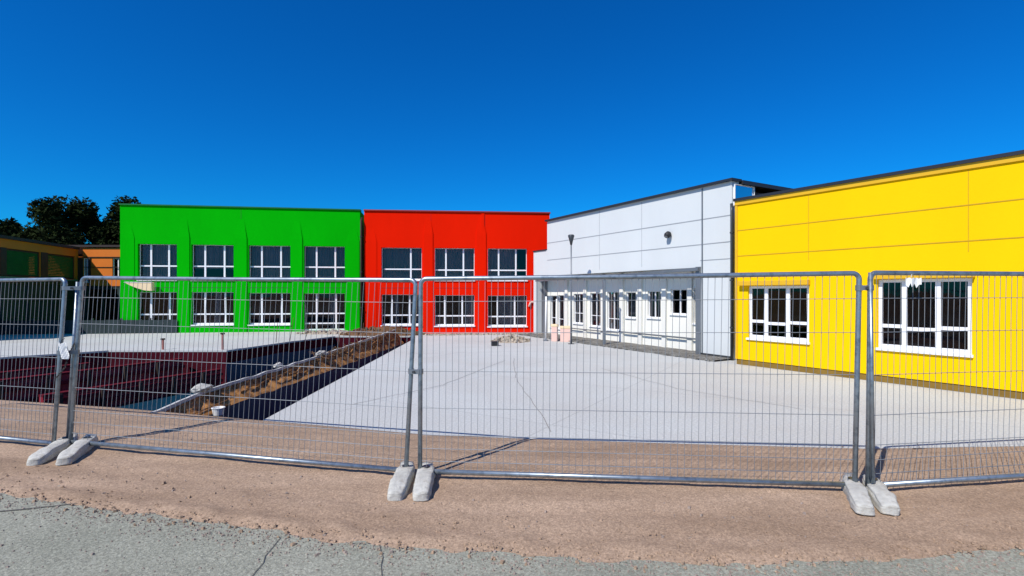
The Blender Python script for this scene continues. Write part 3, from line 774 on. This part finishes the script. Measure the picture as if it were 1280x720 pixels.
# shell + roof
s_ = MB(); s_.box(.26,.46,.25,5,0,4.3)
s_.box(-7.5,7.5,5,5.2,0,4.3)
s_.build('outer_wall', M['ochre'], ob)
s_ = MB(Lm); s_.box(-5,6.0,3.4,3.5,0,4.2); s_.box(-5.2,-5,.25,6,0,4.3); s_.build('inner_wall', M['interior'], ob)
s_ = MB(Lm); s_.box(2.88,3.41,-.03,-.002,2.62,3.9); s_.box(-.02,.38,-.03,-.002,2.62,3.9); s_.build('mullion_panel', M['dark_brown'], ob)
s_ = MB(Lm); s_.box(-5,5.9,.9,1.0,0,2.5); s_.box(-5,5.9,.25,.9,2.4,2.5); s_.build('inner_room', M['black'], ob)  # black sheets added close behind the openings to darken the interior
s_ = MB(); s_.box(.46,7.5,1.2,1.3,0,4.2); s_.build('inner_room', M['black'], ob)  # black sheet added behind the front windows as interior darkness
s_ = MB(Lm); s_.box(-5.4,6.1,-.12,7,4.305,4.44); s_.build('roof', M['dark_brown'], ob)
s_ = MB(); s_.box(-6,7.6,-.10,5.4,4.445,4.56); s_.build('roof', M['dark_brown'], ob)
# low boards added to darken the shaded far side of the yard
hb = empty('darkening_boards', (-27.4,22.0,0), R(8.5)); tag(hb, 'low dark boards added to darken the ground before the ochre building and first green window', 'boarding')
m_ = MB(); x = 0
while x < 11.4:
    m_.box(x,x+.58,0,.04,.02,.62+random.uniform(-.01,.01)); x += .6
m_.build('board_panel', M['shade_board'], hb)
for x in [0,1.2,2.4,3.6,4.8,6.0,7.2,8.4,9.6,10.8]:
    m_ = MB(); m_.box(x-.04,x+.04,.045,.11,0,.70); m_.build('post', M['dark_metal'], hb)

# ------------------------------------------------------------------ TREES
def tree(x, y, h, cr_, label, seed, base=2.2, n=13000, ls=.17):
    rnd = random.Random(seed)
    root = empty('broadleaf_tree', (x,y,-.05)); tag(root, label, 'tree', 'dark trees behind the ochre building')
    t = MB(); t.tube([(0,0,0),(.08,.03,h*.25),(-.05,.05,h*.5),(.05,0,h*.8)], [.24,.19,.13,.05], 9)
    t.build('trunk', M['bark'], root, smooth=True)
    blobs = []
    for k in range(26):
        a = rnd.uniform(0,6.28); q = rnd.random()**.6
        zz = base + (h-base)*rnd.uniform(.12,.9)
        e = math.sin(math.pi*min(1,max(.12,(zz-base)/(h-base))))**.5
        blobs.append((cr_*q*e*math.cos(a), cr_*q*e*math.sin(a), zz, cr_*rnd.uniform(.24,.42)))
    blobs.append((0,0,h-cr_*.3,cr_*.4))
    b = MB()
    for (bx_,by,bz,br) in blobs:
        b.tube([(0,0,bz*.55),(bx_*.5,by*.5,bz*.82),(bx_,by,bz)], [.07,.045,.015], 5)
    b.build('branch', M['bark'], root)
    c = MB()
    for k in range(n):
        bx_,by,bz,br = rnd.choice(blobs)
        d = Vector((rnd.gauss(0,1),rnd.gauss(0,1),rnd.gauss(0,1))).normalized()*br*(rnd.random()**.33)*rnd.uniform(.85,1.18)
        p = Vector((bx_,by,bz))+d*Vector((1,1,.85)).length/1.65
        u = Vector((rnd.gauss(0,1),rnd.gauss(0,1),rnd.gauss(0,.6))).normalized(); v = u.orthogonal().normalized(); s = ls*rnd.uniform(.5,1.2)
        v = (v*math.cos(1)+u.cross(v)*math.sin(rnd.uniform(0,3)))
        c.add([p-u*s,p+v*s*.5,p+u*s,p-v*s*.5],[(0,1,2,3)])
    c.build('crown', M['leaf'], root)
tree(-32.4,37,8.7,2.6,'taller rounded dark tree rising left of the green building',1)
tree(-28.6,38,8.9,2.3,'dark tree half hidden by the left edge of the green building',2)
tree(-36.9,37.5,7.2,1.6,'small dark tree top at the left edge of the photograph',3)
tree(-30.4,41,7.6,2.8,'broad dark tree behind and between the two taller ones',4)
tree(-34.6,39.5,6.6,2.3,'lower dark tree showing above the ochre roof between the small and tall trees',5)
tree(-38.5,41,6.8,2.6,'lower dark tree behind the small one at the left edge',6)
tree(-26.6,40,7.9,2.4,'dark tree hidden behind the green building corner',8)

# ------------------------------------------------------------------ FENCE
def fence_panel(bl, br, tl, tr, label):
    """corners: (x, y, z) bottom-left, bottom-right, top-left, top-right"""
    o = Vector(bl); root = empty('mesh_fence', bl)
    tag(root, label, 'fence panel', 'galvanised mesh fence panels across the yard')
    A,B,C,D = [Vector(p)-o for p in (bl,br,tl,tr)]
    rc = .06; r_ = .0225
    up1 = (C-A).normalized(); up2 = (D-B).normalized(); al = (D-C).normalized()
    pts = [A-up1*.03, A+(C-A)*.5, C-up1*rc]
    for k in range(1,6):
        a = math.pi/2*k/6; pts.append(C - up1*rc*(1-math.sin(a)) + al*rc*(1-math.cos(a)))
    pts.append(C+al*rc)
    sag = Vector((0,0,-.006))
    pts.append((C+D)/2+sag)
    pts.append(D-al*rc)
    for k in range(1,6):
        a = math.pi/2*k/6; pts.append(D - al*rc*(1-math.sin(a)) - up2*rc*(1-math.cos(a)))
    pts += [D-up2*rc, B+(D-B)*.5, B-up2*.03]
    f = MB(); f.tube(pts, r_, 12); fr = f.build('frame', M['galv'], root, smooth=True)
    b = MB(); b.tube([A+al*.018,(A+B)/2+Vector((0,0,.0)),B-al*.018], .024, 12); b.build('bottom_rail', M['galv'], root, smooth=True)
    w = MB(); n = int((B-A).length/.063)
    def P(s,t):
        p = (A*(1-s)+B*s)*(1-t)+(C*(1-s)+D*s)*t
        nrm = Vector((-al.y,al.x,0))
        return p + nrm*(.012*noise.noise(Vector((s*5+o.x,t*3,0)))*math.sin(math.pi*t))
    for k in range(1,n):
        s = k/n; w.tube([P(s,0),P(s,.25),P(s,.5),P(s,.75),P(s,.992)], .0024, 5, cap=False)
    for t in (.055,.12,.19,.33,.52,.72,.88):
        w.tube([P(k/24,t)+Vector((0,-.005,0)) for k in range(25)], .0032, 6, cap=False)
    w.build('wire_mesh', M['wire'], root)
    return root
def G(x, y, h=0):   # metres from camera bearing, kept as a helper for the post coordinates
    Z = (1.83-h)*640/(y-367); return ((x-640)/640*Z, Z, h)
hb_ = .085
def post(xb, yb, xt, yt, h=hb_):
    b = G(xb,yb,h); Z = b[1]
    return b, ((xt-640)/640*Z, Z, 1.83+(367-yt)*Z/640)
pL = post(67,554,82,349); pA = post(88,552,103,347); pB = post(507.5,588,520,350); pC = post(525,589,526,348.5); pD = post(1068.5,606,1074,341.5); pE = post(1085,607,1088,341)
pZ = ((5.16,4.93,hb_),(5.16,4.93,2.03)); 
pF = ((7.25,5.28,hb_),(7.3,5.28,2.03)); p0_ = ((-9.45,7.05,hb_),(-9.4,7.05,1.99))
fence_panel(p0_[0],pL[0],p0_[1],pL[1],'leftmost mesh fence panel, cut off by the left edge of the photograph')
fence_panel(pA[0],pB[0],pA[1],pB[1],'mesh fence panel in front of the green building and the excavation')
fence_panel(pC[0],pD[0],pC[1],pD[1],'mesh fence panel in front of the red and white buildings')
fence_panel(pE[0],pF[0],pE[1],pF[1],'rightmost mesh fence panel, in front of the second yellow-building window')

# extra support tube beside both outer joints
def sup(b, t, label):
    m_ = MB(); m_.tube([b,t], .017, 10); tag(m_.build('support_tube', M['galv'], smooth=True), label, 'tube', 'slim tubes at the fence joints')
sup((pA[0][0]-.075,pA[0][1]+.05,.12),(pA[1][0]-.10,pA[1][1]+.05,1.97),'slim dark tube beside the left fence joint')
sup((pE[0][0]+.01,pE[0][1]-.05,.13),(pE[1][0]-.035,pE[1][1]-.05,2.02),'slim tube beside the right fence joint')

# clamps
def clamp(a, b, label):
    a = Vector(a); b = Vector(b); c = (a+b)/2; d = (b-a)
    root = empty('fence_clamp', c, math.atan2(d.y,d.x)); tag(root, label, 'clamp', 'steel couplers joining the fence panels')
    L_ = d.length/2
    for s in (-1,1):
        m_ = MB(); m_.tube([(s*L_,0,-.025),(s*L_,0,.025)], .029, 12); m_.build('collar', M['grey_metal'], root)
    m_ = MB(); m_.box(-L_,L_,-.034,-.02,-.022,.022); m_.build('plate', M['grey_metal'], root)
    m_ = MB(); m_.tube([(0,-.06,0),(0,.05,0)], .008, 8); m_.tube([(0,-.062,0),(0,-.05,0)], .015, 6); m_.build('bolt', M['dark_metal'], root)
def at(pp, t): return [pp[0][i]*(1-t)+pp[1][i]*t for i in range(3)]
clamp(at(pL,.55), at(pA,.55), 'steel coupler at mid height on the left fence joint')
clamp(at(pB,.52), at(pC,.52), 'steel coupler at mid height on the centre fence joint')
clamp(at(pD,.93), at(pE,.93), 'steel coupler near the top of the right fence joint')
clamp(at(pL,.94), at(pA,.94), 'steel coupler near the top of the left fence joint')

# white tag and black chain at the left joint
tg = empty('plastic_tag', (-5.20,5.93,1.17)); tg.rotation_euler = (R(6),R(14),R(-8)); tag(tg, 'torn white plastic tag tied at the left fence joint', 'tag')
m_ = MB(); g = 8; vs = []; fs = []
for i in range(g+1):
    for j in range(g+1):
        vs.append((-.07+.14*i/g, .02*math.sin(i*.9+j*.5), -.09+.18*j/g + .012*math.sin(i*2.1)*(j/g)))
for i in range(g):
    for j in range(g): a = i*(g+1)+j; fs.append((a,a+g+1,a+g+2,a+1))
m_.add(vs, fs); o_ = m_.build('sheet', M['white_plastic'], tg); s_ = o_.modifiers.new('s','SOLIDIFY'); s_.thickness = .002
m_ = MB(); m_.tube([(-.02,-.02,.08),(.0,-.03,.13),(.03,-.02,.16)], .003, 5); m_.build('tie', M['black'], tg)
ch = MB()
cpts = [Vector(at(pA,.60))+Vector((-.01,-.035,0)), Vector(at(pA,.53))+Vector((-.05,-.05,0)), Vector(at(pL,.46))+Vector((.09,-.03,0)), Vector(at(pL,.40))+Vector((.0,-.035,0))]
for i in range(len(cpts)-1):
    for k in range(6):
        p = cpts[i].lerp(cpts[i+1], k/6); q = cpts[i].lerp(cpts[i+1], (k+1.25)/6); mid = (p+q)/2
        sidev = Vector((.011,0,0)) if k%2 else Vector((0,.011,0))
        ch.tube([p,mid+sidev,q,mid-sidev,p], .0045, 5, cap=False)
tag(ch.build('chain', M['black']), 'black chain slung between the two posts of the left fence joint', 'chain')
tr_ = empty('tape_strip', (3.56,4.63,1.955)); tr_.rotation_euler = (0,0,.06); tag(tr_, 'torn white tape caught on the mesh under the top rail at the right', 'tape')
m_ = MB(); vs = []; fs = []
for i in range(9):
    vs += [(.0+.018*i,.008*math.sin(i*1.3),.02-.01*(i%2)),(.0+.018*i,-.01*math.sin(i*.9),-.03-.045*(.5+.5*math.sin(i*2.3)))]
for i in range(8): fs.append((2*i,2*i+2,2*i+3,2*i+1))
m_.add(vs, fs); o_ = m_.build('sheet', M['white_plastic'], tr_); s_ = o_.modifiers.new('s','SOLIDIFY'); s_.thickness = .002
m_ = MB(); m_.tube([(.05,0,.02),(.05,-.01,.05)], .003, 5); m_.build('tie', M['white_plastic'], tr_)

# concrete feet
def foot(back, front, w, label, seed):
    import bmesh
    b = Vector((*back,0)); f = Vector((*front,0)); d = f-b; L_ = d.length
    bm = bmesh.new(); nx,ny,nz_ = 7,18,5
    bmesh.ops.create_grid(bm, x_segments=1, y_segments=1, size=.5); bm.clear()
    bmesh.ops.create_cube(bm, size=1); bmesh.ops.subdivide_edges(bm, edges=bm.edges[:], cuts=11, use_grid_fill=True)
    for v in bm.verts:
        x,y,z = v.co
        # rounded plan ends and a worn crown
        e = abs(y)*2; cx = abs(x)*2
        wid = w*(1-.22*max(0,e-.72)/.28) * (1 if z < .2 else .90)
        hh = .108*(1-.38*max(0,(-y*2)-.45)/.55) * (1-.10*cx**3)
        p = Vector((x*wid, y*L_*(1-.05*cx**4), (z+.5)*hh))
        n_ = noise.noise(p*9+Vector((seed,0,0)))*.012+noise.noise(p*28+Vector((seed,3,0)))*.006
        chip = .03*max(0,noise.noise(p*6+Vector((0,seed,0)))-.25)*(1 if z > 0 and (cx > .6 or e > .8) else 0)
        p.x += n_*(1 if x > 0 else -1); p.z = max(0,p.z+(n_-chip if z > -.45 else 0)); 
        v.co = p
    me = bpy.data.meshes.new('block_body'); bm.to_mesh(me); bm.free(); me.materials.append(M['block'])
    root = empty('concrete_block', (b+d*.5)+Vector((0,0,.012)), math.atan2(-d.x, d.y) + math.pi if False else math.atan2(d.y,d.x)+math.pi/2)
    tag(root, label, 'concrete foot', 'concrete feet under the fence joints')
    o = bpy.data.objects.new('block_body', me); COL.objects.link(o); o.parent = root
    for p in me.polygons: p.use_smooth = True
    s = MB(); s.tube([(0,L_*.30,.08),(0,L_*.30,.118)], .034, 14); s.build('socket', M['dark_metal'], root)
foot((-5.36,6.25),(-5.06,5.40),.16,'pale concrete foot under the left fence joint, the left one of the pair',1)
foot((-5.12,6.25),(-4.76,5.42),.16,'pale concrete foot under the left fence joint, the right one of the pair',2)
foot((-1.06,5.22),(-1.03,4.48),.17,'pale concrete foot under the centre fence joint, the left one of the pair',3)
foot((-.86,5.20),(-.80,4.48),.17,'pale concrete foot under the centre fence joint, the right one of the pair',4)
foot((3.20,4.86),(2.90,4.20),.16,'pale chipped concrete foot under the right fence joint, the left one of the pair',5)
foot((3.38,4.84),(3.11,4.20),.16,'pale crumbling concrete foot under the right fence joint, the right one of the pair',6)

# ------------------------------------------------------------------ LIGHT, SKY, CAMERA
sd_ = Vector((-1.2,-1.45,2.0)).normalized()
el = math.asin(sd_.z); az = math.atan2(sd_.x, sd_.y)
sun = bpy.data.lights.new('sun', 'SUN'); sun.energy = 5.0; sun.angle = R(.3); sun.color = (1,.945,.87)
so = bpy.data.objects.new('sun', sun); COL.objects.link(so); so.rotation_euler = sd_.to_track_quat('Z','Y').to_euler(); so.location = (0,0,20)
wd = bpy.data.worlds.new('World'); sc.world = wd; wd.use_nodes = True
nt = wd.node_tree; bg = nt.nodes['Background']
sky = nt.nodes.new('ShaderNodeTexSky'); sky.sky_type = 'NISHITA'; sky.sun_disc = False
sky.sun_elevation = el; sky.sun_rotation = az; sky.altitude = 300; sky.air_density = 1.0; sky.dust_density = .15; sky.ozone_density = 4
hsv = nt.nodes.new('ShaderNodeHueSaturation'); hsv.inputs['Saturation'].default_value = 1.25
tint = nt.nodes.new('ShaderNodeMix'); tint.data_type = 'RGBA'; tint.blend_type = 'MULTIPLY'; tint.inputs[0].default_value = 1; tint.inputs[7].default_value = (.05,.95,1.60,1)
nt.links.new(sky.outputs[0], hsv.inputs['Color']); nt.links.new(hsv.outputs[0], tint.inputs[6]); nt.links.new(tint.outputs[2], bg.inputs[0])
bg.inputs[1].default_value = .08
cam = bpy.data.cameras.new('camera'); co = bpy.data.objects.new('camera', cam); COL.objects.link(co)
co.location = (0,0,1.83); co.rotation_euler = (R(90),0,0); cam.lens = 18; cam.sensor_width = 36; cam.shift_y = 7/1280
cam.clip_end = 5000; sc.camera = co
sc.view_settings.view_transform = 'Standard'; sc.view_settings.look = 'None'; sc.view_settings.exposure = .03; sc.view_settings.gamma = 1
sc.cycles.max_bounces = 8; sc.cycles.transparent_max_bounces = 12
